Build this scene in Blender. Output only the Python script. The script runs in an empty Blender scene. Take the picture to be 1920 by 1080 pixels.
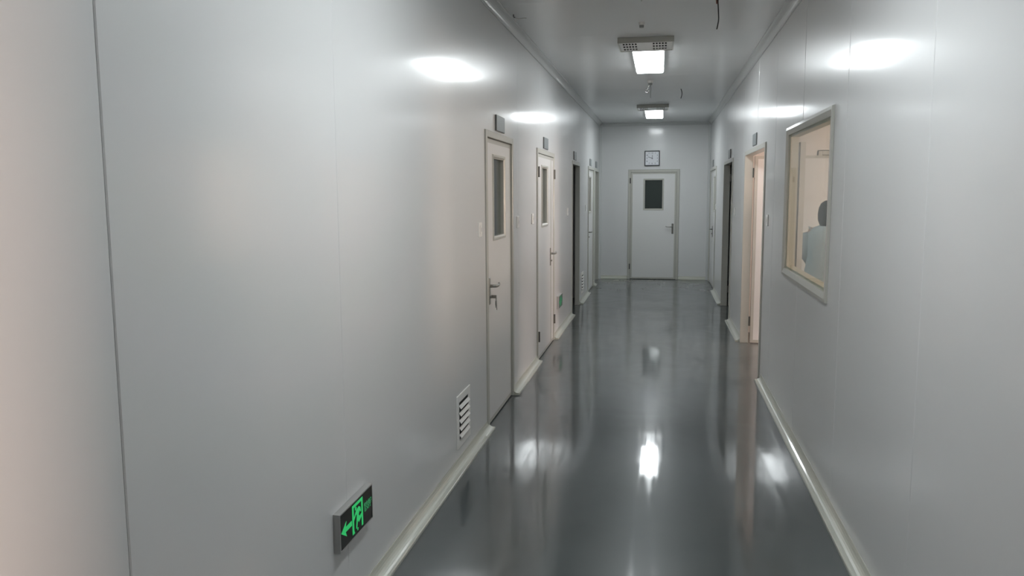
import bpy, bmesh, math, random
from mathutils import Matrix, Vector

random.seed(7)
scene = bpy.context.scene
COL = scene.collection

# ------------------------------------------------------------------ camera
XL, XR, ZC, YE, YB = -1.161, 0.866, 2.903, 15.15, -4.0
cam_data = bpy.data.cameras.new('camera')
cam = bpy.data.objects.new('camera', cam_data)
COL.objects.link(cam)
cam_data.sensor_width = 36.0
cam_data.lens = 1495.83 / 1920 * 36
cam_data.clip_start = 0.02
r = Vector((0.9830, 0.1834, -0.0054)); u = Vector((-0.0163, 0.1169, 0.9930)); f = Vector((-0.1828, 0.9761, -0.1179))
cam.matrix_world = Matrix(((r.x, u.x, -f.x, 0), (r.y, u.y, -f.y, 0), (r.z, u.z, -f.z, 1.62), (0, 0, 0, 1)))
scene.camera = cam

# ------------------------------------------------------------------ world, exposure
world = bpy.data.worlds.new('world'); scene.world = world
world.use_nodes = True
world.node_tree.nodes['Background'].inputs[0].default_value = (0.6, 0.7, 0.8, 1)
world.node_tree.nodes['Background'].inputs[1].default_value = 0.02
scene.view_settings.view_transform = 'Standard'
scene.view_settings.look = 'None'
scene.view_settings.gamma = 1.0
scene.view_settings.use_curve_mapping = False
scene.view_settings.exposure = 0.0

LAMP = 26.5          # corridor lamp diffusers
WARM = 8.0           # warm room lamp diffusers
DAY = 40.0           # frosted outer windows of the warm room

# ------------------------------------------------------------------ materials
MATS = {}
def mat(name, col, rough=0.4, metal=0.0, spec=0.5, coat=0.0, coat_rough=0.05, noise=None, bump=None, emis=None, emis_s=0.0):
    m = bpy.data.materials.new(name); m.use_nodes = True
    nt = m.node_tree; b = nt.nodes['Principled BSDF']
    b.inputs['Base Color'].default_value = (*col, 1)
    b.inputs['Roughness'].default_value = rough
    b.inputs['Metallic'].default_value = metal
    b.inputs['Specular IOR Level'].default_value = spec
    b.inputs['Coat Weight'].default_value = coat
    b.inputs['Coat Roughness'].default_value = coat_rough
    if emis:
        b.inputs['Emission Color'].default_value = (*emis, 1)
        b.inputs['Emission Strength'].default_value = emis_s
    tc = nt.nodes.new('ShaderNodeNewGeometry')
    if noise:                                    # (scale, amount): gentle colour mottling
        n = nt.nodes.new('ShaderNodeTexNoise'); n.inputs['Scale'].default_value = noise[0]; n.inputs['Detail'].default_value = 3
        nt.links.new(tc.outputs['Position'], n.inputs['Vector'])
        mx = nt.nodes.new('ShaderNodeMix'); mx.data_type = 'RGBA'
        mx.inputs[6].default_value = (*[c * (1 - noise[1]) for c in col], 1)
        mx.inputs[7].default_value = (*[min(1, c * (1 + noise[1])) for c in col], 1)
        nt.links.new(n.outputs['Fac'], mx.inputs[0])
        nt.links.new(mx.outputs[2], b.inputs['Base Color'])
    if bump:                                     # (scale, distance)
        n = nt.nodes.new('ShaderNodeTexNoise'); n.inputs['Scale'].default_value = bump[0]; n.inputs['Detail'].default_value = 1
        nt.links.new(tc.outputs['Position'], n.inputs['Vector'])
        bp = nt.nodes.new('ShaderNodeBump'); bp.inputs['Strength'].default_value = 1.0; bp.inputs['Distance'].default_value = bump[1]
        nt.links.new(n.outputs['Fac'], bp.inputs['Height'])
        nt.links.new(bp.outputs['Normal'], b.inputs['Normal'])
        nt.links.new(bp.outputs['Normal'], b.inputs['Coat Normal'])
    MATS[name] = m
    return m

mat('panel_paint', (0.70, 0.708, 0.708), rough=0.30, coat=0.5, coat_rough=0.11, noise=(1.5, 0.015), bump=(1.3, 0.004))
mat('ceiling_paint', (0.72, 0.74, 0.745), rough=0.40, coat=0.4, coat_rough=0.12, noise=(1.5, 0.015), bump=(1.3, 0.003))
mat('room_paint', (0.72, 0.70, 0.67), rough=0.45, noise=(1.5, 0.02))
mat('backing', (0.25, 0.25, 0.25), rough=0.7)
mat('aluminium', (0.50, 0.50, 0.455), rough=0.36, spec=0.5, coat=0.25, coat_rough=0.15, noise=(9, 0.03))
mat('cove', (0.58, 0.595, 0.59), rough=0.33, coat=0.3, coat_rough=0.1)
mat('skirting', (0.50, 0.51, 0.445), rough=0.3, coat=0.6, coat_rough=0.06, noise=(6, 0.06))
mat('leaf_paint', (0.74, 0.74, 0.73), rough=0.38, coat=0.3, coat_rough=0.12, noise=(1.5, 0.015))
mat('cream', (0.72, 0.66, 0.53), rough=0.5)
mat('steel', (0.33, 0.33, 0.31), rough=0.28, metal=0.85)
mat('dark_steel', (0.14, 0.14, 0.13), rough=0.4, metal=0.6)
mat('chrome', (0.8, 0.8, 0.8), rough=0.08, metal=1.0)
mat('plastic_white', (0.82, 0.82, 0.80), rough=0.35)
mat('plastic_grey', (0.30, 0.31, 0.30), rough=0.4)
mat('rubber_black', (0.02, 0.02, 0.02), rough=0.6)
mat('inner_shade', (0.015, 0.016, 0.016), rough=0.9)  # near-black colour standing in for shade inside vents and air outlets
mat('plate_grey', (0.2, 0.225, 0.23), rough=0.35, coat=0.3, coat_rough=0.08, noise=(14, 0.05))
mat('plate_edge', (0.11, 0.115, 0.115), rough=0.4)
mat('wire_black', (0.025, 0.022, 0.022), rough=0.5)
mat('wire_brown', (0.16, 0.045, 0.03), rough=0.5)
mat('wire_white', (0.5, 0.5, 0.47), rough=0.5)
mat('tone_sheet', (0.045, 0.05, 0.054), rough=0.5)  # colour of the sheet added behind the end door's glass
mat('clock_frame', (0.075, 0.08, 0.085), rough=0.35)
mat('clock_face', (0.80, 0.82, 0.86), rough=0.3)
mat('ink', (0.10, 0.11, 0.13), rough=0.6)
mat('sign_case', (0.42, 0.42, 0.41), rough=0.35, metal=0.4)
mat('sign_face', (0.006, 0.008, 0.007), rough=0.25)
mat('sign_green', (0.02, 0.3, 0.1), rough=0.4, emis=(0.03, 0.62, 0.16), emis_s=0.55)
mat('sign_letters', (0.02, 0.2, 0.08), rough=0.4, emis=(0.06, 0.42, 0.16), emis_s=0.5)
mat('sign_green_dim', (0.03, 0.22, 0.10), rough=0.4, emis=(0.04, 0.30, 0.13), emis_s=0.25)
mat('sign_face_sheen', (0.05, 0.07, 0.06), rough=0.3)  # far sign's face, with reflected light put into the colour
mat('lamp_light', (0.9, 0.9, 0.9), rough=0.5, emis=(0.925, 0.98, 1.0), emis_s=LAMP)
mat('warm_light', (0.9, 0.88, 0.85), rough=0.5, emis=(1.0, 0.77, 0.64), emis_s=WARM)
mat('frosted_daylight', (0.8, 0.75, 0.7), rough=0.6, emis=(1.0, 0.74, 0.615), emis_s=DAY)
mat('sunlit_pane', (0.8, 0.75, 0.7), rough=0.6, emis=(1.0, 0.74, 0.615), emis_s=DAY * 0.9)
mat('skin', (0.55, 0.34, 0.25), rough=0.5)
mat('hair', (0.05, 0.045, 0.045), rough=0.45)
mat('gown', (0.48, 0.55, 0.57), rough=0.85, noise=(9, 0.10), bump=(14, 0.01))
mat('trousers', (0.30, 0.40, 0.50), rough=0.85)
mat('shoe', (0.6, 0.6, 0.6), rough=0.5)

def glass_mat(name, tint):
    m = bpy.data.materials.new(name); m.use_nodes = True; nt = m.node_tree
    nt.nodes.clear()
    out = nt.nodes.new('ShaderNodeOutputMaterial'); mx = nt.nodes.new('ShaderNodeMixShader')
    tr = nt.nodes.new('ShaderNodeBsdfTransparent'); tr.inputs[0].default_value = (*tint, 1)
    gl = nt.nodes.new('ShaderNodeBsdfGlossy'); gl.inputs['Roughness'].default_value = 0.02
    # Schlick reflectance from the angle to the surface, the same from either side of the sheet
    ge = nt.nodes.new('ShaderNodeNewGeometry'); dt = nt.nodes.new('ShaderNodeVectorMath'); dt.operation = 'DOT_PRODUCT'
    nt.links.new(ge.outputs['Normal'], dt.inputs[0]); nt.links.new(ge.outputs['Incoming'], dt.inputs[1])
    def math_node(op, a, b=None, val=None):
        n = nt.nodes.new('ShaderNodeMath'); n.operation = op
        for i, v in enumerate((a, b)):
            if v is None: continue
            if isinstance(v, (int, float)): n.inputs[i].default_value = v
            else: nt.links.new(v, n.inputs[i])
        return n.outputs[0]
    c = math_node('ABSOLUTE', dt.outputs['Value']); k = math_node('SUBTRACT', 1.0, c)
    p5 = math_node('POWER', k, 5.0); fr = math_node('MULTIPLY_ADD', p5, 0.75); fr.node.inputs[2].default_value = 0.035
    nt.links.new(fr, mx.inputs[0]); nt.links.new(tr.outputs[0], mx.inputs[1]); nt.links.new(gl.outputs[0], mx.inputs[2])
    nt.links.new(mx.outputs[0], out.inputs[0]); MATS[name] = m
glass_mat('glass', (0.93, 0.96, 0.94))

def floor_mat():
    m = bpy.data.materials.new('epoxy_floor'); m.use_nodes = True; nt = m.node_tree; N = nt.nodes.new; L = nt.links.new
    b = nt.nodes['Principled BSDF']
    geo = N('ShaderNodeNewGeometry')
    def noise(scale, vec_scale, detail=3, dist=0.0):
        mp = N('ShaderNodeMapping'); mp.inputs['Scale'].default_value = vec_scale
        L(geo.outputs['Position'], mp.inputs['Vector'])
        n = N('ShaderNodeTexNoise'); n.inputs['Scale'].default_value = scale; n.inputs['Detail'].default_value = detail
        n.inputs['Distortion'].default_value = dist
        L(mp.outputs[0], n.inputs['Vector']); return n
    big = noise(1.1, (1, 0.6, 1), 4, 0.6)
    cr = N('ShaderNodeValToRGB')
    cr.color_ramp.elements[0].position = 0.3; cr.color_ramp.elements[0].color = (0.046, 0.056, 0.057, 1)
    cr.color_ramp.elements[1].position = 0.7; cr.color_ramp.elements[1].color = (0.064, 0.076, 0.078, 1)
    L(big.outputs['Fac'], cr.inputs[0]); L(cr.outputs[0], b.inputs['Base Color'])
    # mop smears: streaks along the corridor and a few broad swipes change the gloss
    st = noise(9.0, (2.6, 0.06, 1), 2, 0.3)
    sw = noise(2.0, (0.5, 1.6, 1), 4, 1.5)
    a1 = N('ShaderNodeMapRange'); a1.inputs['From Min'].default_value = 0.42; a1.inputs['From Max'].default_value = 0.72
    a1.inputs['To Min'].default_value = 0.0; a1.inputs['To Max'].default_value = 0.09; L(st.outputs['Fac'], a1.inputs[0])
    a2 = N('ShaderNodeMapRange'); a2.inputs['From Min'].default_value = 0.45; a2.inputs['From Max'].default_value = 0.7
    a2.inputs['To Min'].default_value = 0.04; a2.inputs['To Max'].default_value = 0.075; L(sw.outputs['Fac'], a2.inputs[0])
    ad = N('ShaderNodeMath'); ad.operation = 'ADD'; L(a1.outputs[0], ad.inputs[0]); L(a2.outputs[0], ad.inputs[1])
    L(ad.outputs[0], b.inputs['Coat Roughness'])
    b.inputs['Roughness'].default_value = 0.30; 
    # scuffed patches and swept arcs where the gloss coat is duller
    pt = noise(1.7, (0.9, 0.75, 1), 5, 2.2)
    a3 = N('ShaderNodeMapRange'); a3.inputs['From Min'].default_value = 0.38; a3.inputs['From Max'].default_value = 0.62
    a3.inputs['To Min'].default_value = 0.74; a3.inputs['To Max'].default_value = 0.93; L(pt.outputs['Fac'], a3.inputs[0]); L(a3.outputs[0], b.inputs['Coat Weight'])
    wv = noise(1.6, (1, 0.7, 1), 2)
    bp = N('ShaderNodeBump'); bp.inputs['Distance'].default_value = 0.0009; L(wv.outputs['Fac'], bp.inputs['Height'])
    fine = noise(14, (1, 0.35, 1), 2)
    bp2 = N('ShaderNodeBump'); bp2.inputs['Distance'].default_value = 0.00006
    L(fine.outputs['Fac'], bp2.inputs['Height']); L(bp.outputs[0], bp2.inputs['Normal']); L(bp2.outputs[0], b.inputs['Normal']); L(bp2.outputs[0], b.inputs['Coat Normal'])
    b.inputs['Specular IOR Level'].default_value = 0.16
    MATS['epoxy_floor'] = m
floor_mat()

# ------------------------------------------------------------------ mesh helpers
class MB:
    def __init__(s): s.bm = bmesh.new()
    def quad(s, pts): 
        return s.bm.faces.new([s.bm.verts.new(p) for p in pts])
    def box(s, x0, x1, y0, y1, z0, z1, bev=0.0, seg=1):
        v = [s.bm.verts.new((x, y, z)) for x in (x0, x1) for y in (y0, y1) for z in (z0, z1)]
        fs = [s.bm.faces.new([v[i] for i in q]) for q in ((0, 1, 3, 2), (4, 6, 7, 5), (0, 4, 5, 1), (2, 3, 7, 6), (0, 2, 6, 4), (1, 5, 7, 3))]
        if bev:
            es = list({e for q in fs for e in q.edges})
            bmesh.ops.bevel(s.bm, geom=es, offset=bev, segments=seg, affect='EDGES', profile=0.5)
        return s
    def prism(s, poly, y0, y1):
        """poly in x,z extruded along y"""
        a = [s.bm.verts.new((x, y0, z)) for x, z in poly]; b = [s.bm.verts.new((x, y1, z)) for x, z in poly]
        n = len(poly); s.bm.faces.new(a[::-1]); s.bm.faces.new(b)
        for i in range(n): s.bm.faces.new((a[i], a[(i + 1) % n], b[(i + 1) % n], b[i]))
        return s
    def tube(s, pts, rad, n=8, cap=True):
        pts = [Vector(p) for p in pts]; rings = []
        for i, p in enumerate(pts):
            t = (pts[min(i + 1, len(pts) - 1)] - pts[max(i - 1, 0)]).normalized()
            a = t.cross(Vector((0.3, 0.2, 1)) if abs(t.z) < 0.9 else Vector((1, 0.1, 0))).normalized(); b = t.cross(a)
            rr = rad[i] if isinstance(rad, (list, tuple)) else rad
            rings.append([s.bm.verts.new(p + (a * math.cos(2 * math.pi * k / n) + b * math.sin(2 * math.pi * k / n)) * rr) for k in range(n)])
        for q, w in zip(rings, rings[1:]):
            for k in range(n): s.bm.faces.new((q[k], q[(k + 1) % n], w[(k + 1) % n], w[k]))
        if cap: s.bm.faces.new(rings[0][::-1]); s.bm.faces.new(rings[-1])
        return s
    def rings(s, loops, cap=True, closed=False):
        rs = [[s.bm.verts.new(p) for p in l] for l in loops]; n = len(rs[0])
        prs = list(zip(rs, rs[1:])) + ([(rs[-1], rs[0])] if closed else [])
        for q, w in prs:
            for k in range(n): s.bm.faces.new((q[k], q[(k + 1) % n], w[(k + 1) % n], w[k]))
        if cap and not closed: s.bm.faces.new(rs[0][::-1]); s.bm.faces.new(rs[-1])
        return s
    def frame(s, x0, x1, z0, z1, prof):
        """mitred rectangular frame; prof = closed list of (inset, y)"""
        loops = [[(x0 + a, y, z0 + a), (x1 - a, y, z0 + a), (x1 - a, y, z1 - a), (x0 + a, y, z1 - a)] for a, y in prof]
        return s.rings(loops, closed=True)
    def cells(s, us, zs, holes, y0, y1, tilt=0.0, chamfer=0.0):
        """slab in x,z with rectangular holes, thickness y0..y1"""
        us = sorted(set(us)); zs = sorted(set(zs))
        uc = (us[0] + us[-1]) / 2
        def solid(i, k):
            if i < 0 or k < 0 or i >= len(us) - 1 or k >= len(zs) - 1: return False
            a, b = (us[i] + us[i + 1]) / 2, (zs[k] + zs[k + 1]) / 2
            return not any(h[0] < a < h[1] and h[2] < b < h[3] for h in holes)
        cache = {}
        def V(i, k, y):
            key = (i, k, y)
            if key not in cache:
                ch = chamfer if (y == y0 and i in (0, len(us) - 1)) else 0.0
                cache[key] = s.bm.verts.new((us[i], y + ch + (us[i] - uc) * tilt, zs[k]))
            return cache[key]
        for i in range(len(us) - 1):
            for k in range(len(zs) - 1):
                if not solid(i, k): continue
                s.bm.faces.new((V(i, k, y0), V(i + 1, k, y0), V(i + 1, k + 1, y0), V(i, k + 1, y0)))
                s.bm.faces.new((V(i, k, y1), V(i, k + 1, y1), V(i + 1, k + 1, y1), V(i + 1, k, y1)))
                for di, dk, p, q in ((-1, 0, (i, k), (i, k + 1)), (1, 0, (i + 1, k), (i + 1, k + 1)), (0, -1, (i, k), (i + 1, k)), (0, 1, (i, k + 1), (i + 1, k + 1))):
                    if not solid(i + di, k + dk):
                        s.bm.faces.new((V(*p, y0), V(*q, y0), V(*q, y1), V(*p, y1)))
        return s
    def build(s, name, m, parent=None, smooth=False, loc=None, rz=0.0):
        bmesh.ops.recalc_face_normals(s.bm, faces=s.bm.faces)
        me = bpy.data.meshes.new(name); s.bm.to_mesh(me); s.bm.free()
        me.materials.append(MATS[m])
        if smooth:
            for p in me.polygons: p.use_smooth = True
        return link(name, me, parent, loc, rz)

def link(name, data, parent=None, loc=None, rz=0.0):
    o = bpy.data.objects.new(name, data); COL.objects.link(o)
    if parent: o.parent = parent
    if loc: o.location = loc
    o.rotation_euler = (0, 0, rz)
    return o
def empty(name, loc=(0, 0, 0), rz=0.0):
    o = link(name, None, None, loc, rz); o.empty_display_size = 0.1; return o
def tag(o, label, cat=None, group=None, kind=None):
    o['label'] = label
    if cat: o['category'] = cat
    if group: o['group'] = group
    if kind: o['kind'] = kind
    return o
def copy_tree(o, parent=None):
    c = o.copy(); COL.objects.link(c); c.parent = parent
    for ch in list(o.children): copy_tree(ch, c)
    return c
def text(body, size, name, m, parent, loc, rot=(math.pi / 2, 0, 0), align='CENTER', width=None, depth=0.0004):
    cu = bpy.data.curves.new('txt', 'FONT'); cu.body = body; cu.size = size; cu.align_x = align; cu.align_y = 'CENTER'; cu.extrude = depth
    t = bpy.data.objects.new('txt', cu); COL.objects.link(t)
    bpy.context.view_layer.update()
    me = bpy.data.meshes.new_from_object(t.evaluated_get(bpy.context.evaluated_depsgraph_get()))
    bpy.data.objects.remove(t); bpy.data.curves.remove(cu)
    me.name = name; me.materials.clear(); me.materials.append(MATS[m])
    o = link(name, me, parent, loc); o.rotation_euler = rot
    if width:
        xs = [v.co.x for v in me.vertices]; w = max(xs) - min(xs)
        for v in me.vertices: v.co.x *= width / w
    return o

# wall-local frames: X = viewer's right, Y = into the wall, Z = up
RZ = {'L': math.pi / 2, 'R': -math.pi / 2, 'E': 0.0}
def spot(side, s, z=0.0):
    """s = world y on the long walls, world x on the end wall"""
    return {'L': (XL, s, z), 'R': (XR, s, z), 'E': (s, YE, z)}[side], RZ[side]

# ------------------------------------------------------------------ openings (near, far, bottom, top)
DT = 2.045
DOORS_L = [(5.235, 6.235), (7.48, 8.695), (10.53, 11.52), (12.84, 13.90), (14.12, 14.97)]
DOORS_R = [(0.05, 1.15), (7.13, 8.86), (10.32, 11.76), (13.42, 15.02)]
WIN_R = (4.405, 5.955, 1.035, 2.06)
DOOR_E = (-0.622, 0.320)
T = 0.06                                       # sandwich panel thickness

# ------------------------------------------------------------------ structure
def slab(name, x0, x1, y0, y1, z0, z1, m, label, cat):
    return tag(MB().box(x0, x1, y0, y1, z0, z1).build(name, m), label, cat, kind='structure')

slab('floor', -4.3, 4.1, YB - 0.1, 17.2, -0.1, 0.0, 'epoxy_floor', 'glossy grey epoxy floor running down the corridor', 'floor')

cl = slab('ceiling', -4.3, 4.1, YB - 0.1, 17.2, ZC + 0.05, ZC + 0.1, 'backing', 'pale metal panel ceiling of the corridor', 'ceiling')
y = 8.0 - 1.235 * 10 
while y < YE:
    y0, y1 = max(y, YB), min(y + 1.235, YE)
    if y1 - y0 > 0.05:
        MB().box(XL - T, XR + T, y0 + 0.0008, y1 - 0.0008, ZC, ZC + 0.05).build('ceiling_panel', 'ceiling_paint', cl)
    y += 1.235

def long_wall(name, side, seams, openings, label):
    """backing slab plus one sandwich panel per module, in world y"""
    sg = -1 if side == 'R' else 1               # local X = sg * world y
    loc, rz = spot(side, 0.0)
    def loc_h(h): return tuple(sorted((sg * h[0], sg * h[1]))) + (h[2], h[3])
    H = [loc_h(h) for h in openings]
    lo, hi = sorted((sg * YB, sg * YE))
    us = [lo, hi] + [v for h in H for v in h[:2]]; zs = [0, ZC + 0.05] + [v for h in H for v in h[2:]]
    root = MB().cells([v for v in us if lo <= v <= hi], zs, H, T - 0.012, T).build(name, 'backing', None, loc=loc, rz=rz)
    tag(root, label, 'wall', kind='structure')
    ed = sorted([YB] + list(seams) + [YE])
    for k, (a, b) in enumerate(zip(ed, ed[1:])):
        a, b = a + 0.0012, b - 0.0012
        p, q = sorted((sg * a, sg * b))
        hs = [h for h in H if h[0] < q and h[1] > p]
        us = [p, q, p + 0.004, q - 0.004] + [v for h in hs for v in h[:2] if p < v < q]
        zs = [0.0, ZC] + [v for h in hs for v in h[2:]]
        hs2 = [(h[0] - 0.0, h[1] + 0.0, h[2] - 0.01 if h[2] == 0 else h[2], h[3]) for h in hs]
        tl = TILT[side].get(k, random.uniform(-0.0012, 0.0012))
        MB().cells(us, zs, hs2, 0.0, T - 0.012, tl, 0.002).build('wall_panel', 'panel_paint', root)
    return root
TILT = {'L': {7: -0.004}, 'R': {}}
SEAM_L = [1.52 + 1.2375 * k for k in range(-4, 12) if YB + 0.2 < 1.52 + 1.2375 * k < YE - 0.2]
SEAM_R = [2.88 + 1.2375 * k for k in range(-5, 10) if YB + 0.2 < 2.88 + 1.2375 * k < YE - 0.2]
long_wall('wall_left', 'L', SEAM_L, [(a, b, 0, DT) for a, b in DOORS_L], 'long white metal panel wall on the left with five doors')
long_wall('wall_right', 'R', SEAM_R, [(a, b, 0, DT) for a, b in DOORS_R] + [WIN_R], 'long white metal panel wall on the right with the window')

# end wall: one sheet round the door
we = MB().cells([-4.3, DOOR_E[0], DOOR_E[1], 4.1], [0, DT, ZC + 0.05], [(DOOR_E[0], DOOR_E[1], -1, DT)], 0.0, T).build('wall_end', 'panel_paint', None, loc=(0, YE, 0))
tag(we, 'white end wall with the clock and the closed door', 'wall', kind='structure')
slab('wall_behind', -4.3, 4.1, YB - 0.06, YB, 0, ZC + 0.05, 'panel_paint', 'white panel wall closing the corridor behind the viewer', 'wall')

# rooms beside the corridor
slab('wall_room_far_right', 4.0, 4.06, YB, YE, 0, ZC + 0.05, 'room_paint', 'far side wall of the warm lit room', 'wall')
rb = MB().cells([XR + T, 1.70, 2.62, 4.0], [0, 2.08, ZC + 0.05], [(1.70, 2.62, -1, 2.08)], 0, 0.06).build('wall_room_partition', 'room_paint', None, loc=(0, 9.5, 0))
tag(rb, 'pale partition at the far end of the warm lit room', 'wall', kind='structure')
slab('wall_room_front', XR + T, 4.0, -2.06, -2.0, 0, ZC + 0.05, 'room_paint', 'near partition of the warm lit room', 'wall')
slab('wall_left_room_side', -4.26, -4.2, YB, YE, 0, ZC + 0.05, 'room_paint', 'outer wall of the unlit rooms on the left', 'wall')
for i, (yy, w) in enumerate([(4.5, 'near'), (9.7, 'middle'), (12.3, 'further')]):
    slab('wall_left_partition', -4.2, XL - T, yy - 0.03, yy + 0.03, 0, ZC + 0.05, 'room_paint', '%s partition between the unlit rooms on the left' % w, 'wall')
slab('wall_beyond_end', -4.3, 4.1, 17.0, 17.06, 0, ZC + 0.05, 'backing', 'dark wall behind the end door', 'wall')

# coved trims
def arc(n=6):
    return [(1 - math.sin(math.pi / 2 * k / n), 1 - math.cos(math.pi / 2 * k / n)) for k in range(n + 1)]
def extrude_y(name, prof, y0, y1, m, parent=None):
    return MB().prism(prof, y0, y1).build(name, m, parent)
def cove_prof(x, s, z, sz, a):
    """concave quarter round at corner (x,z), going s in x and sz in z, with small lips"""
    pts = [(x, z)] + [(x + s * a, z)]
    pts += [(x + s * a, z + sz * 0.008)]
    pts += [(x + s * (0.010 + (a - 0.012) * p), z + sz * (0.010 + (a - 0.012) * q)) for p, q in arc()]
    pts += [(x + s * 0.008, z + sz * a), (x, z + sz * a)]
    return pts
t1 = extrude_y('trim_1', cove_prof(XL, 1, ZC, -1, 0.062), YB, YE, 'cove'); tag(t1, 'coved metal strip where left wall meets ceiling', 'trim', kind='structure')
t2 = extrude_y('trim_2', cove_prof(XR, -1, ZC, -1, 0.062), YB, YE, 'cove'); tag(t2, 'coved metal strip where right wall meets ceiling', 'trim', kind='structure')
def end_cove(name, x, s, label):
    pf = cove_prof(x, s, YE, -1, 0.05)          # x,y profile extruded up
    m = MB(); a = [m.bm.verts.new((p, q, 0)) for p, q in pf]; b = [m.bm.verts.new((p, q, ZC - 0.06)) for p, q in pf]
    n = len(pf); m.bm.faces.new(a); m.bm.faces.new(b[::-1])
    for i in range(n): m.bm.faces.new((a[i], a[(i + 1) % n], b[(i + 1) % n], b[i]))
    tag(m.build(name, 'cove'), label, 'trim', kind='structure')
end_cove('trim_3', XL, 1, 'upright coved strip in the far left corner')
end_cove('trim_4', XR, -1, 'upright coved strip in the far right corner')
m = MB(); pf = cove_prof(YE, -1, ZC, -1, 0.062)
a = [m.bm.verts.new((XL + 0.06, p, q)) for p, q in pf]; b = [m.bm.verts.new((XR - 0.06, p, q)) for p, q in pf]; n = len(pf)
m.bm.faces.new(a); m.bm.faces.new(b[::-1])
for i in range(n): m.bm.faces.new((a[i], a[(i + 1) % n], b[(i + 1) % n], b[i]))
tag(m.build('trim_5', 'cove'), 'coved strip where the end wall meets the ceiling', 'trim', kind='structure')

def skirt_prof(x, s):
    D, H = 0.056, 0.062
    pts = [(x, 0), (x + s * D, 0), (x + s * D, 0.013), (x + s * (D - 0.004), 0.0165), (x + s * (D - 0.010), 0.0165)]
    pts += [(x + s * (0.003 + (D - 0.016) * p), 0.0165 + (H - 0.020) * q) for p, q in arc(6)]
    pts += [(x + s * 0.002, H), (x, H)]
    return pts
def skirting(name, x, s, segs, label):
    root = empty(name, (0, 0, 0)); tag(root, label, 'skirting', kind='structure')
    for y0, y1 in segs: extrude_y('skirting_length', skirt_prof(x, s), y0, y1, 'skirting', root)
skirting('baseboard_left', XL, 1, [(YB, 5.255), (6.20, 7.49), (8.69, 10.47), (11.56, 12.86), (13.87, 14.14)], 'pale coved skirting along the foot of the left wall')
skirting('baseboard_right', XR, -1, [(YB, 0.04), (1.16, 7.02), (8.87, 10.30), (11.77, 13.42)], 'pale coved skirting along the foot of the right wall')
root = empty('baseboard_end'); tag(root, 'low pale skirting at the foot of the end wall', 'skirting', kind='structure')
for x0, x1 in [(XL + 0.05, DOOR_E[0]), (DOOR_E[1], XR - 0.05)]:
    m = MB(); pf = skirt_prof(YE, -1)
    a = [m.bm.verts.new((x0, p, q)) for p, q in pf]; b = [m.bm.verts.new((x1, p, q)) for p, q in pf]; n = len(pf)
    m.bm.faces.new(a); m.bm.faces.new(b[::-1])
    for i in range(n): m.bm.faces.new((a[i], a[(i + 1) % n], b[(i + 1) % n], b[i]))
    m.build('skirting_length', 'skirting', root)

# ------------------------------------------------------------------ doors
def handle_set(leaf, x, z, s, y, key=False):
    """plate with a lever pointing along s, on the face at y (corridor side)"""
    hp = MB().box(x - 0.018, x + 0.018, y - 0.010, y, z - 0.095, z + 0.095, 0.004).build('handle_plate', 'steel', leaf)
    pts = [(x, y - 0.008, z + 0.035), (x, y - 0.045, z + 0.035), (x + s * 0.012, y - 0.055, z + 0.035), (x + s * 0.06, y - 0.056, z + 0.034), (x + s * 0.105, y - 0.054, z + 0.036), (x + s * 0.128, y - 0.046, z + 0.044)]
    MB().tube(pts, [0.011, 0.010, 0.010, 0.009, 0.008, 0.006], 10).build('lever_handle', 'steel', leaf, smooth=True)
    MB().tube([(x, y - 0.005, z - 0.04), (x, y - 0.022, z - 0.04)], 0.011, 12).build('lock_cylinder', 'steel', leaf, smooth=False)

def make_leaf(door, hinge_x, hinge_y, w, h, side, ang=0.0, window=None, handle=None, tone_sheet=False):
    """side: 'l' hinge on viewer's left (leaf runs +X), 'r' hinge on viewer's right (leaf runs -X)"""
    sg = 1 if side == 'l' else -1
    th = 0.042
    x0, x1 = sorted((0.0, sg * w))
    holes = []
    if window:
        a, b, z0, z1 = window; holes = [(a, b, z0, z1)]
    us = [x0 + 0.03, x1 - 0.03] + [v for hh in holes for v in hh[:2]]
    zs = [0.008 + 0.03, h - 0.03] + [v for hh in holes for v in hh[2:]]
    leaf = MB().cells(us, zs, holes, 0.0, th).build('door_leaf', 'leaf_paint', door, loc=(hinge_x, hinge_y, 0), rz=sg * ang)
    MB().frame(x0, x1, 0.008, h, [(0, 0.001), (0.0, th - 0.001), (0.032, th - 0.001), (0.032, 0.001)]).build('edge_strip', 'aluminium', leaf)
    if window:
        a, b, z0, z1 = window
        MB().frame(a - 0.028, b + 0.028, z0 - 0.028, z1 + 0.028, [(0, -0.001), (0.004, -0.008), (0.018, -0.008), (0.030, 0.004), (0.030, th), (0.0, th)]).build('window_trim', 'aluminium', leaf)
        MB().box(a, b, 0.022, 0.026, z0, z1).build('pane', 'glass', leaf)
        if tone_sheet: MB().box(a + 0.003, b - 0.003, 0.030, 0.032, z0 + 0.003, z1 - 0.003).build('added_tone_sheet', 'tone_sheet', leaf)  # added dark sheet behind the glass, sets how dark the pane looks
    if handle:
        handle_set(leaf, handle[0], 0.95, handle[1], 0.0)
    return leaf

def hinge(door, x, y, z, m='dark_steel'):
    MB().tube([(x, y, z - 0.05), (x, y, z + 0.05)], 0.011, 8).build('hinge', m, door)

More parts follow.
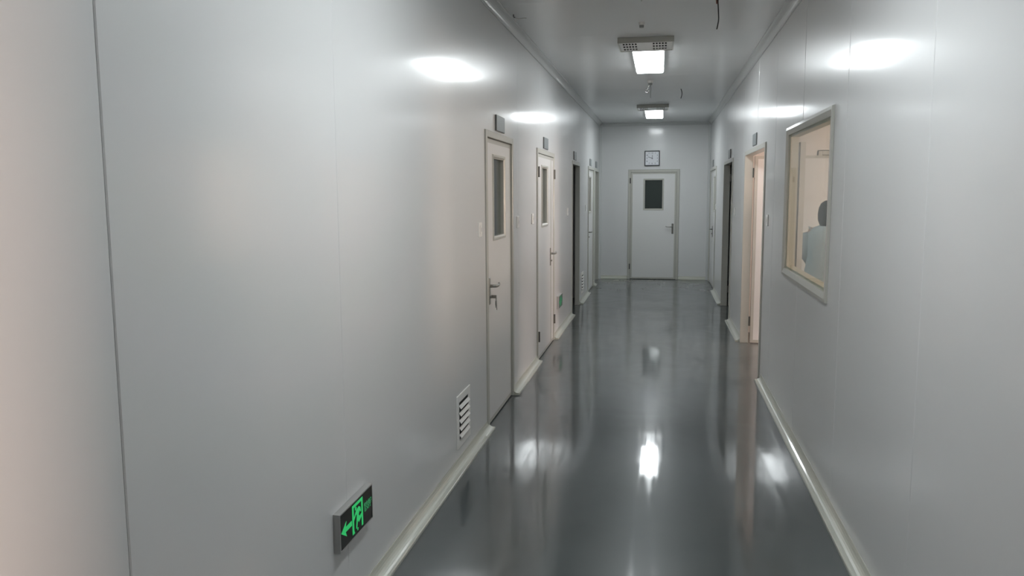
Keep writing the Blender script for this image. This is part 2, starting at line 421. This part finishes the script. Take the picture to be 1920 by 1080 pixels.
def make_door(n, side, a, b, label, leaves, fw=0.048, hinges=(), bolt=None, top=DT, proud=0.012, deep=0.075, loc=None):
    c, w = (a + b) / 2, b - a
    if loc is None: loc, rz = spot(side, c)
    else: rz = 0.0
    d = empty('door_%s' % n, loc, rz); tag(d, label, 'door', kind='structure')
    W = w / 2
    e = 0.003
    # frame: two jambs and a header
    for sx in (-1, 1):
        x0, x1 = sorted((sx * (W - e), sx * (W - fw)))
        MB().box(x0, x1, -proud, deep, 0, top - e, 0.003).build('door_jamb', 'aluminium', d)
    MB().box(-W + fw, W - fw, -proud, deep, top - fw, top - e, 0.003).build('door_header', 'aluminium', d)
    for lf in leaves: make_leaf(d, **lf)
    for hx, hy, hz in hinges: hinge(d, hx, hy, hz)
    if bolt: MB().box(bolt - 0.012, bolt + 0.012, -0.004, 0.014, top - 0.14, top - 0.015, 0.003).build('flush_bolt', 'dark_steel', d)
    return d

LH = DT - 0.052
# left 1: closed, handle near, window
W1 = 0.5 - 0.052
make_door(1, 'L', *DOORS_L[0], 'closed white door nearest on the left, keys hanging in its lock',
          [dict(hinge_x=W1, hinge_y=0.004, w=2 * W1, h=LH, side='r', window=(-0.655, -0.265, 1.315, 1.865), handle=(-0.835, 1))])
# left 2: unequal double door
HW = (DOORS_L[1][1] - DOORS_L[1][0]) / 2 - 0.052
wn = 0.20; wm = 2 * HW - wn - 0.004
make_door(2, 'L', *DOORS_L[1], 'closed white door with narrow second leaf, second on the left',
          [dict(hinge_x=-HW, hinge_y=-0.006, w=wm, h=LH, side='l', window=(0.24, 0.63, 1.315, 1.865), handle=(wm - 0.06, 1)),
           dict(hinge_x=HW, hinge_y=-0.006, w=wn, h=LH, side='r')],
          hinges=[(-HW - 0.012, -0.016, 1.82), (-HW - 0.012, -0.016, 0.24), (HW + 0.012, -0.016, 1.82), (HW + 0.012, -0.016, 0.24)], bolt=HW - wn + 0.03)
# left 3: open dark doorway
HW = (DOORS_L[2][1] - DOORS_L[2][0]) / 2 - 0.050
make_door(3, 'L', *DOORS_L[2], 'open dark doorway on the left, between exit sign and far vent',
          [dict(hinge_x=-HW + 0.01, hinge_y=0.085, w=2 * HW - 0.02, h=LH, side='l', ang=math.radians(95), window=(0.25, 0.62, 1.315, 1.865), handle=(0.80, -1))],
          hinges=[(-HW + 0.004, 0.083, 1.82), (-HW + 0.004, 0.083, 0.24)], proud=0.006, deep=0.06)
# left 4: closed
HW = (DOORS_L[3][1] - DOORS_L[3][0]) / 2 - 0.052
make_door(4, 'L', *DOORS_L[3], 'closed white door on the left just past the small far vent',
          [dict(hinge_x=HW, hinge_y=0.004, w=2 * HW, h=LH, side='r', window=(-0.80, -0.42, 1.315, 1.865), handle=(-2 * HW + 0.07, 1))])
# left 5: open, next to the end wall
HW = (DOORS_L[4][1] - DOORS_L[4][0]) / 2 - 0.050
make_door(5, 'L', *DOORS_L[4], 'open doorway on the left next to the end wall',
          [dict(hinge_x=HW - 0.01, hinge_y=0.085, w=2 * HW - 0.02, h=LH, side='r', ang=math.radians(88), handle=(-0.66, 1))],
          hinges=[(HW - 0.004, 0.083, 1.82), (HW - 0.004, 0.083, 0.24), (HW - 0.004, 0.083, 1.25)])
# right 1: warm room, double leaf, open
HW = (DOORS_R[1][1] - DOORS_R[1][0]) / 2 - 0.050
make_door(6, 'R', *DOORS_R[1], 'open double doorway on the right glowing with pinkish light',
          [dict(hinge_x=-HW + 0.012, hinge_y=0.092, w=0.78, h=LH, side='l', ang=math.radians(91)),
           dict(hinge_x=HW - 0.012, hinge_y=0.092, w=0.78, h=LH, side='r', ang=math.radians(172))],
          hinges=[(-HW + 0.004, 0.083, 1.82), (-HW + 0.004, 0.083, 0.24), (HW - 0.004, 0.083, 1.82), (HW - 0.004, 0.083, 0.24)])
# right 2: dark room, double leaf, open
HW = (DOORS_R[2][1] - DOORS_R[2][0]) / 2 - 0.050
make_door(7, 'R', *DOORS_R[2], 'open grey doorway on the right beyond the pinkish one',
          [dict(hinge_x=-HW + 0.012, hinge_y=0.092, w=HW - 0.02, h=LH, side='l', ang=math.radians(91)),
           dict(hinge_x=HW - 0.012, hinge_y=0.092, w=HW - 0.02, h=LH, side='r', ang=math.radians(100))],
          hinges=[(-HW + 0.004, 0.083, 1.82), (-HW + 0.004, 0.083, 0.24), (HW - 0.004, 0.083, 1.82), (HW - 0.004, 0.083, 0.24)])
# right 3: closed double door beside the end wall
HW = (DOORS_R[3][1] - DOORS_R[3][0]) / 2 - 0.052
make_door(8, 'R', *DOORS_R[3], 'closed double door on the right next to the end wall',
          [dict(hinge_x=-HW, hinge_y=0.004, w=HW - 0.002, h=LH, side='l'),
           dict(hinge_x=HW, hinge_y=0.004, w=HW - 0.002, h=LH, side='r', window=(-0.55, -0.17, 1.315, 1.865), handle=(-HW + 0.05, 1))])
# doorway beside the viewer (outside the frame), lets the warm room light onto the near left wall
make_door(9, 'R', *DOORS_R[0], 'open doorway on the right beside the viewer', [])
# end door
HW = (DOOR_E[1] - DOOR_E[0]) / 2 - 0.055
CX = (DOOR_E[0] + DOOR_E[1]) / 2
make_door(10, 'E', *DOOR_E, 'closed white end door with a small dark window under the clock',
          [dict(hinge_x=-HW, hinge_y=-0.002, w=2 * HW, h=LH - 0.003, side='l', window=(-0.312 - CX + HW, 0.008 - CX + HW, 1.32, 1.848), handle=(0.205 - CX + HW, -1), tone_sheet=True)],
          fw=0.052, hinges=[(-HW - 0.014, -0.016, 1.84), (-HW - 0.014, -0.016, 0.24)], proud=0.014)
# door seen through the window at the far end of the warm room
make_door(11, 'E', 1.705, 2.615, 'pale door in the warm room, seen through the window',
          [dict(hinge_x=-0.40, hinge_y=0.004, w=0.80, h=2.02, side='l')], top=2.075, loc=(2.16, 9.5, 0))

# ------------------------------------------------------------------ window in the right wall
a, b, z0, z1 = WIN_R
loc, rz = spot('R', (a + b) / 2)
wn = empty('window_1', loc, rz); tag(wn, 'fixed observation window in the right wall with a metal frame', 'window', kind='structure')
W = (b - a) / 2
MB().frame(-W - 0.004, W + 0.004, z0 - 0.004, z1 + 0.004, [(0, -0.001), (0.004, -0.014), (0.022, -0.016), (0.052, -0.004), (0.052, 0.010), (0.004, 0.010), (0.004, -0.001)]).build('window_frame', 'aluminium', wn)
MB().frame(-W + 0.001, W - 0.001, z0 + 0.001, z1 - 0.001, [(0, 0.0105), (0.0, 0.064), (0.062, 0.064), (0.062, 0.0105)]).build('inner_frame', 'cream', wn)
MB().box(-W + 0.046, W - 0.046, 0.004, 0.009, z0 + 0.046, z1 - 0.046).build('pane', 'glass', wn)

# frosted outer windows on the far side of the warm room
for i, yy in enumerate((0.75, 5.25, 8.20)):
    w2 = empty('window_%d' % (i + 2), (4.0, yy, 0), -math.pi / 2)
    tag(w2, 'bright frosted outer window of the warm room, %s' % ('beside the near doorway', 'facing the observation window', 'facing the open doorway')[i], 'window', kind='structure')
    hw, zb, zt = (0.27, 0.30, 2.40) if i == 0 else (0.40, 1.10, 2.10) if i == 1 else (0.30, 1.10, 2.10)
    MB().frame(-hw - 0.05, hw + 0.05, zb - 0.05, zt + 0.05, [(0, -0.001), (0, -0.02), (0.05, -0.02), (0.05, -0.001)]).build('window_frame', 'aluminium', w2)
    MB().box(-hw, hw, -0.010, -0.002, zb, zt).build('pane', 'sunlit_pane' if i == 0 else 'frosted_daylight', w2)

# ------------------------------------------------------------------ ceiling lamps and diffusers
def make_lamp(light_mat):
    o = empty('ceiling_lamp')
    MB().frame(-0.5, 0.5, -0.5, 0.5, [(0, 0), (0, 1), (0.1, 1), (0.1, 0)]).bm.free()
    w, l, h = 0.145, 0.66, 0.048
    MB().box(-w, w, -l, l, -h + 0.012, -0.001, 0.004).build('housing', 'plastic_white', o)
    MB().box(-w + 0.014, w - 0.014, -l + 0.014, l - 0.014, -h, -h + 0.014, 0.004, 2).build('lamp_diffuser', light_mat, o)
    return o
LX = -0.141
lamp = make_lamp('lamp_light')
LY = [8.0, 13.22, 2.75]
LLAB = ['lit white panel lamp on the ceiling nearest in view', 'lit white panel lamp on the ceiling near the end wall', 'lit white panel lamp on the ceiling above the viewer']
for i, yy in enumerate(LY):
    o = lamp if i == 0 else copy_tree(lamp)
    o.location = (LX, yy, ZC); tag(o, LLAB[i], 'lamp', 'panel lamps along the corridor ceiling')
wl = make_lamp('warm_light')
for i, (xx, yy, w) in enumerate([(2.5, 5.2, 'beside the window'), (2.5, 0.6, 'near the doorway beside the viewer'), (2.5, 8.0, 'by the open doorway')]):
    o = wl if i == 0 else copy_tree(wl)
    o.location = (xx, yy, ZC + 0.049); tag(o, 'warm panel lamp on the ceiling of the side room %s' % w, 'lamp', 'warm lamps in the side room')

def make_diffuser():
    o = empty('air_diffuser')
    w, l, h = 0.232, 0.215, 0.046
    MB().frame(-w, w, -l, l, [(0, 0), (0, 0.03), (0.02, 0.03), (0.02, 0.0)]).bm.free()
    # hollow tray: four sides and a perforated bottom
    loops = [[(-w + q, -l + q, z), (w - q, -l + q, z), (w - q, l - q, z), (-w + q, l - q, z)] for q, z in ((0, -0.001), (0, -h), (0.012, -h), (0.012, -0.001))]
    MB().rings(loops, closed=True).build('side_frame', 'aluminium', o)
    hl = []
    for gx in (-0.135, 0.115):
        for i in range(5):
            for k in range(3):
                x, yq = gx + (i - 2) * 0.025, -0.120 + k * 0.120
                hl.append((x - 0.008, x + 0.008, yq - 0.036, yq + 0.036))
    m = MB().cells([-w + 0.012, w - 0.012] + [v for q in hl for v in q[:2]], [-l + 0.012, l - 0.012] + [v for q in hl for v in q[2:]], hl, 0, 0.002)
    bmesh.ops.transform(m.bm, matrix=Matrix(((1, 0, 0, 0), (0, 0, 1, 0), (0, 1, 0, -h + 0.004), (0, 0, 0, 1))), verts=m.bm.verts)
    m.build('perforated_plate', 'plastic_white', o)
    MB().box(-w + 0.014, w - 0.014, -l + 0.014, l - 0.014, -0.012, -0.004).build('plenum_shade', 'inner_shade', o)  # dark sheet painted as the shade inside the outlet
    return o
df = make_diffuser()
for i, yy in enumerate([7.115, 12.335]):
    o = df if i == 0 else copy_tree(df)
    o.location = (LX - 0.012, yy, ZC)
    tag(o, ['flat perforated air outlet beside the nearest ceiling lamp', 'flat perforated air outlet beside the far ceiling lamp'][i], 'air outlet', 'air outlets along the corridor ceiling')

# ------------------------------------------------------------------ ceiling stubs and loose wires
def stub(loc, s, label):
    o = empty('pipe_stub', loc); tag(o, label, 'pipe stub', 'capped stubs in the ceiling')
    MB().tube([(0, 0, -0.001), (0, 0, -0.006 * s), (0, 0, -0.028 * s)], [0.034 * s, 0.031 * s, 0.027 * s], 20).build('collar', 'plastic_white', o)
    MB().tube([(0, 0, -0.028 * s), (0, 0, -0.052 * s)], [0.024 * s, 0.022 * s], 16).build('socket', 'plastic_grey', o)
    return o
stub((-0.172, 6.33, ZC), 0.75, 'small grey stub in the ceiling before the nearest lamp')
stub((-0.152, 9.55, ZC), 1.05, 'grey stub in the ceiling between the lamps with wires below')
def wire(name, pts, rad, m, label, cat='wire', group='loose wires hanging from the ceiling'):
    # Catmull-Rom through the points
    P = [Vector(p) for p in pts]; Q = [P[0]] + P + [P[-1]]; out = []
    for i in range(1, len(Q) - 2):
        for k in range(6):
            t = k / 6
            out.append(0.5 * ((2 * Q[i]) + (Q[i + 1] - Q[i - 1]) * t + (2 * Q[i - 1] - 5 * Q[i] + 4 * Q[i + 1] - Q[i + 2]) * t * t + (3 * Q[i] - Q[i - 1] - 3 * Q[i + 1] + Q[i + 2]) * t ** 3))
    out.append(P[-1])
    base = P[0]
    o = MB().tube([p - base for p in out], rad, 7).build(name, m, None, smooth=True, loc=base)
    return tag(o, label, cat, group)
Y1 = 5.2
wire('hanging_wire', [(0.295, Y1, ZC), (0.302, Y1, 2.87), (0.308, Y1, 2.82), (0.312, Y1, 2.765)], 0.0042, 'wire_brown', 'short brown wire hanging from the ceiling at upper right')
wire('hanging_wire', [(0.322, Y1 + .01, ZC), (0.320, Y1 + .01, 2.85), (0.318, Y1 + .01, 2.80), (0.323, Y1 + .01, 2.72), (0.325, Y1 + .01, 2.67), (0.316, Y1 + .01, 2.615)], 0.0038, 'wire_black', 'longer black wire with bent tip beside the brown wire')
wire('hanging_wire', [(-0.148, 5.15, ZC), (-0.144, 5.15, 2.86), (-0.141, 5.15, 2.82), (-0.142, 5.15, 2.79)], 0.003, 'wire_white', 'thin pale wire hanging at the top edge before the small stub')
wire('hanging_wire', [(0.212, 10.4, ZC), (0.224, 10.4, 2.87), (0.225, 10.4, 2.83), (0.214, 10.4, 2.785)], 0.0048, 'wire_black', 'short black wire hanging alone right of the far lamp')
wire('hanging_wire', [(-0.150, 9.55, ZC - 0.05), (-0.143, 9.55, 2.81), (-0.146, 9.55, 2.76), (-0.148, 9.55, 2.705)], 0.006, 'plastic_grey', 'grey wire hanging straight down below the wired stub')
wl2 = wire('hanging_wire', [(-0.160, 9.55, ZC - 0.05), (-0.172, 9.55, 2.84), (-0.181, 9.55, 2.81), (-0.186, 9.55, 2.80)], 0.0075, 'chrome', 'shiny wire ending in a round metal ring below the stub')
m = MB(); pts = [(0.020 * math.cos(t), 0, 0.020 * math.sin(t)) for t in [math.radians(100 + 34 * k) for k in range(10)]]
m.tube(pts, 0.007, 8).build('ring_end', 'chrome', wl2, smooth=True, loc=(-0.026, 0, -0.066))
hk = empty('ceiling_hook', (-1.075, 5.86, ZC)); tag(hk, 'tiny hook with a scrap of white tie near the left ceiling edge', 'hook')
MB().tube([(0, 0, 0), (0, 0, -0.012), (0.004, 0, -0.022), (0.012, 0, -0.020)], 0.004, 8).build('hook', 'dark_steel', hk)
MB().tube([(0.004, 0, -0.022), (0.035, 0.01, -0.030), (0.075, 0.01, -0.026), (0.095, 0.0, -0.030)], 0.002, 6).build('tie', 'wire_white', hk)

# ------------------------------------------------------------------ exit signs
def make_sign():
    o = empty('exit_sign')
    w, h, d = 0.168, 0.0735, 0.027
    MB().frame(-w, w, -h, h, [(0, -0.0005), (0, -d + 0.002), (0.002, -d), (0.006, -d), (0.006, -0.0005)]).build('case', 'sign_case', o)
    MB().box(-w + 0.006, w - 0.006, -d + 0.001, -0.004, -h + 0.006, h - 0.006).build('face', 'sign_face', o)
    def P(s, t): return ((s - 0.5) * 2 * w, (t - 0.5) * 2 * h)
    def poly(name, pts, dep=0.0008):
        MB().prism([P(*q) for q in pts], -d - dep + 0.0006, -d + 0.0014).build(name, 'sign_green', o)
    poly('arrow', [(0.035, 0.48), (0.185, 0.68), (0.155, 0.545), (0.335, 0.545), (0.335, 0.415), (0.155, 0.415), (0.185, 0.28)])
    poly('doorway_outline', [(0.355, 0.13), (0.355, 0.90), (0.675, 0.90), (0.675, 0.13), (0.635, 0.13), (0.635, 0.82), (0.40, 0.82), (0.40, 0.22), (0.42, 0.13)])
    # running figure
    hd = [(0.462 + 0.024 * math.cos(k * math.pi / 5), 0.755 + 0.052 * math.sin(k * math.pi / 5)) for k in range(10)]
    poly('running_figure', hd)
    poly('running_figure', [(0.475, 0.69), (0.555, 0.74), (0.60, 0.68), (0.615, 0.56), (0.595, 0.55), (0.572, 0.63), (0.545, 0.52), (0.575, 0.45), (0.635, 0.49), (0.632, 0.40), (0.545, 0.31),
                            (0.515, 0.40), (0.485, 0.20), (0.462, 0.20), (0.480, 0.42), (0.490, 0.55), (0.470, 0.60), (0.405, 0.48), (0.405, 0.56), (0.450, 0.645)])
    poly('running_figure', [(0.495, 0.13), (0.50, 0.19), (0.525, 0.19), (0.515, 0.12)])
    x, z = P(0.83, 0.60); text('\u5b89\u5168\u51fa\u53e3', 0.019, 'lettering', 'sign_letters', o, (x, -d - 0.0006, z), width=0.078)
    x, z = P(0.83, 0.47); text('EXIT', 0.024, 'lettering', 'sign_letters', o, (x, -d - 0.0006, z), width=0.070)
    return o
sg = make_sign()
loc, rz = spot('L', 2.79, 0.385); sg.location = loc; sg.rotation_euler = (0, 0, rz)
tag(sg, 'large lit green running figure exit sign low on the left wall in front', 'exit sign', 'exit signs low on the left wall')
s2 = copy_tree(sg)
for ch in s2.children:
    if ch.name.split('.')[0] != 'case':
        ch.data = ch.data.copy(); ch.data.materials[0] = MATS['sign_face_sheen' if ch.name.startswith('face') else 'sign_green_dim']
loc, rz = spot('L', 9.13, 0.375); s2.location = loc
tag(s2, 'small far exit sign low on the left wall past the double door', 'exit sign', 'exit signs low on the left wall')

# ------------------------------------------------------------------ vents
def make_vent():
    o = empty('wall_vent')
    w, h = 0.162, 0.160
    MB().frame(-w, w, -h, h, [(0, -0.0005), (0.002, -0.006), (0.045, -0.006), (0.045, -0.0005)]).build('vent_frame', 'plastic_white', o)
    MB().box(-w + 0.046, w - 0.046, -0.0014, -0.0004, -h + 0.046, h - 0.046).build('recess_shade', 'inner_shade', o)  # flat dark sheet in place of the shade behind the slats
    m = MB()
    L = 0.113
    poly = [(-L, 0.0), (L, 0.0)]
    v = []
    for x in (-L, L):
        for yq, zq in ((-0.016, -0.014), (-0.018, -0.011), (-0.005, 0.008), (-0.003, 0.005)):
            v.append(m.bm.verts.new((x, yq, zq)))
    for i in range(4): m.bm.faces.new((v[i], v[(i + 1) % 4], v[4 + (i + 1) % 4], v[4 + i]))
    m.bm.faces.new(v[:4]); m.bm.faces.new(v[4:])
    s0 = m.build('slat', 'plastic_white', o, loc=(0, 0, -0.088))
    for k in range(1, 5):
        s = s0.copy(); COL.objects.link(s); s.location = (0, 0, -0.088 + 0.044 * k)
    return o
vn = make_vent()
for o, yy, lb in ((vn, 4.573, 'white louvred wall vent low on the left, before the nearest door'), (copy_tree(vn), 11.95, 'small far louvred vent low on the left past the dark doorway')):
    o.location, rz = spot('L', yy, 0.279); o.rotation_euler = (0, 0, rz); tag(o, lb, 'vent', 'louvred vents on the left wall')

# ------------------------------------------------------------------ name plates above doors
def make_plate():
    o = empty('name_plate')
    MB().box(-0.15, 0.15, -0.010, -0.0005, -0.056, 0.056, 0.002).build('plate_body', 'plate_edge', o)
    MB().box(-0.146, 0.147, -0.0115, -0.009, -0.053, 0.053, 0.001).build('plate_face', 'plate_grey', o)
    return o
pl = make_plate()
PL = [('L', 5.74, 'dark grey name plate above the nearest left door'), ('L', 8.065, 'grey name plate above the left door with a narrow second leaf'),
      ('L', 10.85, 'small name plate above the dark doorway on the left'), ('L', 13.25, 'small name plate above the far closed left door'),
      ('L', 14.42, 'tiny name plate above the last left doorway by the end wall'), ('R', 7.99, 'grey name plate above the pinkish lit doorway'),
      ('R', 10.9, 'small name plate above the grey open doorway on the right'), ('R', 14.35, 'tiny name plate above the last right door by the end wall')]
for i, (sd, yy, lb) in enumerate(PL):
    o = pl if i == 0 else copy_tree(pl)
    o.location, rz = spot(sd, yy, 2.115); o.rotation_euler = (0, 0, rz); tag(o, lb, 'name plate', 'name plates above the doors')

# ------------------------------------------------------------------ switches
def make_switch():
    o = empty('light_switch')
    MB().box(-0.045, 0.045, -0.009, -0.0005, -0.047, 0.047, 0.003, 2).build('switch_plate', 'plastic_white', o)
    MB().box(-0.018, 0.018, -0.0125, -0.007, -0.030, 0.030, 0.002).build('rocker', 'plastic_white', o)
    MB().box(0.006, 0.012, -0.0132, -0.012, -0.014, 0.012).build('indicator', 'plastic_grey', o)
    return o
sw = make_switch()
SW = [('L', 5.06, 'white light switch just before the nearest left door'), ('L', 6.45, 'white light switch just past the nearest left door'),
      ('L', 7.22, 'white light switch just before the narrow double door on the left'), ('L', 10.0, 'white light switch just before the dark left doorway'),
      ('L', 12.45, 'tiny light switch before the far closed left door'), ('R', 6.90, 'white light switch between the window and the pinkish doorway'),
      ('R', 9.95, 'white light switch just before the grey right doorway'), ('R', 13.32, 'tiny light switch before the last right door')]
for i, (sd, yy, lb) in enumerate(SW):
    o = sw if i == 0 else copy_tree(sw)
    o.location, rz = spot(sd, yy, 1.387); o.rotation_euler = (0, 0, rz); tag(o, lb, 'switch', 'light switches along the walls')

# keys in the nearest left door's lock
loc, rz = spot('L', 5.352, 0.91)
ky = empty('key_bunch', loc, rz); tag(ky, 'keys hanging from the lock of the nearest left door', 'keys')
MB().box(-0.002, 0.002, -0.050, -0.014, -0.010, 0.012, 0.0008).build('key', 'steel', ky)
ring = [(0.014 * math.cos(t) + 0.004, -0.046, -0.016 + 0.014 * math.sin(t)) for t in [2 * math.pi * k / 14 for k in range(15)]]
MB().tube(ring, 0.0016, 6).build('key_ring', 'steel', ky)
MB().prism([(-0.008, -0.026), (0.012, -0.026), (0.016, -0.050), (0.026, -0.092), (0.018, -0.094), (0.004, -0.060), (-0.010, -0.050)], -0.049, -0.046).build('key', 'steel', ky)
MB().prism([(0.000, -0.028), (0.014, -0.028), (0.016, -0.052), (0.008, -0.078), (0.000, -0.074), (-0.004, -0.050)], -0.044, -0.041).build('key', 'steel', ky)

# ------------------------------------------------------------------ clock
loc, rz = spot('E', -0.187, 2.247)
ck = empty('wall_clock', loc, rz); tag(ck, 'square wall clock with dark frame above the end door', 'clock')
MB().frame(-0.139, 0.139, -0.139, 0.139, [(0, -0.0005), (0.0, -0.028), (0.006, -0.034), (0.016, -0.034), (0.018, -0.022), (0.018, -0.0005)]).build('clock_case', 'clock_frame', ck)
MB().box(-0.121, 0.121, -0.022, -0.004, -0.121, 0.121).build('clock_face', 'clock_face', ck)
for k in range(1, 13):
    an = math.radians(30 * k); sx, sz = math.sin(an), math.cos(an); q = 0.094 / max(abs(sx), abs(sz))
    text(str(k), 0.038, 'numeral', 'ink', ck, (sx * q, -0.0225, sz * q))
def hand(name, deg, ln, wd, back, yq, m='ink'):
    an = math.radians(deg); d = Vector((math.sin(an), math.cos(an))); nrm = Vector((d.y, -d.x))
    pts = [d * -back + nrm * wd, d * -back - nrm * wd, d * ln - nrm * wd * 0.6, d * ln + nrm * wd * 0.6]
    MB().prism([(p.x, p.y) for p in pts], yq, yq + 0.0015).build(name, m, ck)
hand('minute_hand', 290, 0.080, 0.0055, 0.015, -0.0265); hand('hour_hand', 4, 0.058, 0.0045, 0.012, -0.0285); hand('second_hand', 180, 0.03, 0.0015, 0.06, -0.0300)
MB().tube([(0, -0.022, 0), (0, -0.032, 0)], 0.006, 12).build('hub', 'ink', ck)

# ------------------------------------------------------------------ person behind the window
def skin_mesh(name, verts, edges, radii, m, parent, root=0, sub=2):
    me = bpy.data.meshes.new(name); me.from_pydata(verts, edges, [])
    o = bpy.data.objects.new(name, me); COL.objects.link(o)
    md = o.modifiers.new('skin', 'SKIN'); md.use_smooth_shade = True
    for i, rr in enumerate(radii):
        me.skin_vertices[0].data[i].radius = (rr, rr) if not isinstance(rr, tuple) else rr
        me.skin_vertices[0].data[i].use_root = (i == root)
    s = o.modifiers.new('sub', 'SUBSURF'); s.levels = sub; s.render_levels = sub
    me.materials.append(MATS[m]); o.parent = parent
    return o
def person(loc, rz):
    root = empty('person', loc, rz)
    tag(root, 'person in a pale blue gown standing behind the window glass', 'person')
    V, Ed, Rr = [], [], []
    def add(p, rr, par=None):
        V.append(p); Rr.append(rr); i = len(V) - 1
        if par is not None: Ed.append((par, i))
        return i
    # facing -X local is left; figure faces +Y (away from the viewer)
    pel = add((0, 0, 0.90), 0.135); w = add((0, 0.0, 1.04), 0.115, pel); ch = add((0, 0.01, 1.22), 0.135, w); nb = add((0, 0.015, 1.335), 0.07, ch)
    nk = add((0, 0.03, 1.39), 0.052, nb); hd = add((0, 0.055, 1.46), 0.078, nk); hd2 = add((0, 0.06, 1.53), 0.082, hd); add((0, 0.055, 1.565), 0.05, hd2)
    for s in (-1, 1):
        sh = add((s * 0.165, 0.01, 1.30), 0.058, ch); el = add((s * 0.20, 0.02, 1.04), 0.042, sh); wr = add((s * 0.20, 0.20, 0.96), 0.028, el)
        pm = add((s * 0.19, 0.265, 0.955), 0.032, wr)
        for k, ln in enumerate((0.060, 0.070, 0.066, 0.052)):
            off = (k - 1.5) * 0.019
            f1 = add((s * 0.188 + off, 0.305, 0.950), 0.0095, pm); f2 = add((s * 0.186 + off, 0.305 + ln * 0.55, 0.936), 0.0088, f1); add((s * 0.184 + off, 0.305 + ln, 0.912), 0.0075, f2)
        t1 = add((s * 0.150, 0.268, 0.945), 0.0105, pm); add((s * 0.142, 0.305, 0.930), 0.009, t1)
        hp = add((s * 0.085, 0.0, 0.84), 0.095, pel); kn = add((s * 0.09, 0.01, 0.47), 0.06, hp); an = add((s * 0.092, -0.015, 0.10), 0.042, kn)
        add((s * 0.10, 0.13, 0.042), 0.036, add((s * 0.095, 0.0, 0.048), 0.042, an))
    skin_mesh('body', V, Ed, Rr, 'skin', root)
    # gown: lofted rings from collar to below the knee
    rows = [(0.50, 0.235, 0.165, 0.0), (0.70, 0.225, 0.165, 0.0), (0.92, 0.205, 0.160, 0.0), (1.06, 0.180, 0.148, 0.0), (1.20, 0.190, 0.158, 0.01), (1.29, 0.198, 0.140, 0.012), (1.345, 0.150, 0.108, 0.015), (1.375, 0.080, 0.078, 0.022), (1.395, 0.066, 0.068, 0.028)]
    loops = []
    for j, (z, rx, ry, cy) in enumerate(rows):
        lp = []
        for k in range(32):
            t = 2 * math.pi * k / 32
            rip = 1 + (0.035 * math.sin(t * 7 + j * 0.9) if j < 5 else 0)
            lp.append((rx * math.cos(t) * rip, cy + ry * math.sin(t) * rip, z))
        loops.append(lp)
    MB().rings(loops).build('gown', 'gown', root, smooth=True)
    for s in (-1, 1):
        MB().tube([(s * 0.15, 0.012, 1.325), (s * 0.185, 0.01, 1.27), (s * 0.200, 0.015, 1.15), (s * 0.205, 0.02, 1.04), (s * 0.205, 0.08, 1.00), (s * 0.20, 0.17, 0.97)],
                  [0.06, 0.075, 0.064, 0.060, 0.058, 0.050], 14).build('sleeve', 'gown', root, smooth=True)
        MB().box(s * 0.098 - 0.048, s * 0.098 + 0.048, -0.075, 0.185, 0.0, 0.075, 0.025, 3).build('shoe', 'shoe', root, smooth=True)
    # hair: shell over the back and crown falling to the nape
    loops = []
    for z, rx, ry, cy in [(1.365, 0.060, 0.040, -0.035), (1.42, 0.092, 0.068, -0.015), (1.48, 0.104, 0.090, 0.010), (1.54, 0.104, 0.102, 0.030), (1.59, 0.086, 0.090, 0.040), (1.615, 0.050, 0.055, 0.042), (1.622, 0.012, 0.014, 0.042)]:
        loops.append([(rx * math.cos(2 * math.pi * k / 20), cy + ry * math.sin(2 * math.pi * k / 20), z) for k in range(20)])
    MB().rings(loops).build('hair', 'hair', root, smooth=True)
    # face (turned away): nose, ears, eyes, mouth
    MB().tube([(0, 0.132, 1.505), (0, 0.152, 1.475), (0, 0.138, 1.462)], [0.006, 0.014, 0.008], 8).build('nose', 'skin', root, smooth=True)
    for s in (-1, 1):
        MB().tube([(s * 0.032, 0.128, 1.505), (s * 0.032, 0.137, 1.505)], [0.011, 0.006], 10).build('eye', 'hair', root)
        MB().tube([(s * 0.082, 0.055, 1.49), (s * 0.102, 0.045, 1.495)], [0.022, 0.018], 10).build('ear', 'skin', root, smooth=True)
    MB().box(-0.022, 0.022, 0.122, 0.132, 1.428, 1.436, 0.003).build('mouth', 'trousers', root)
    return root
pn = person((1.55, 8.0, 0.0), math.radians(-35))
pn.scale = (0.95, 0.95, 0.95)
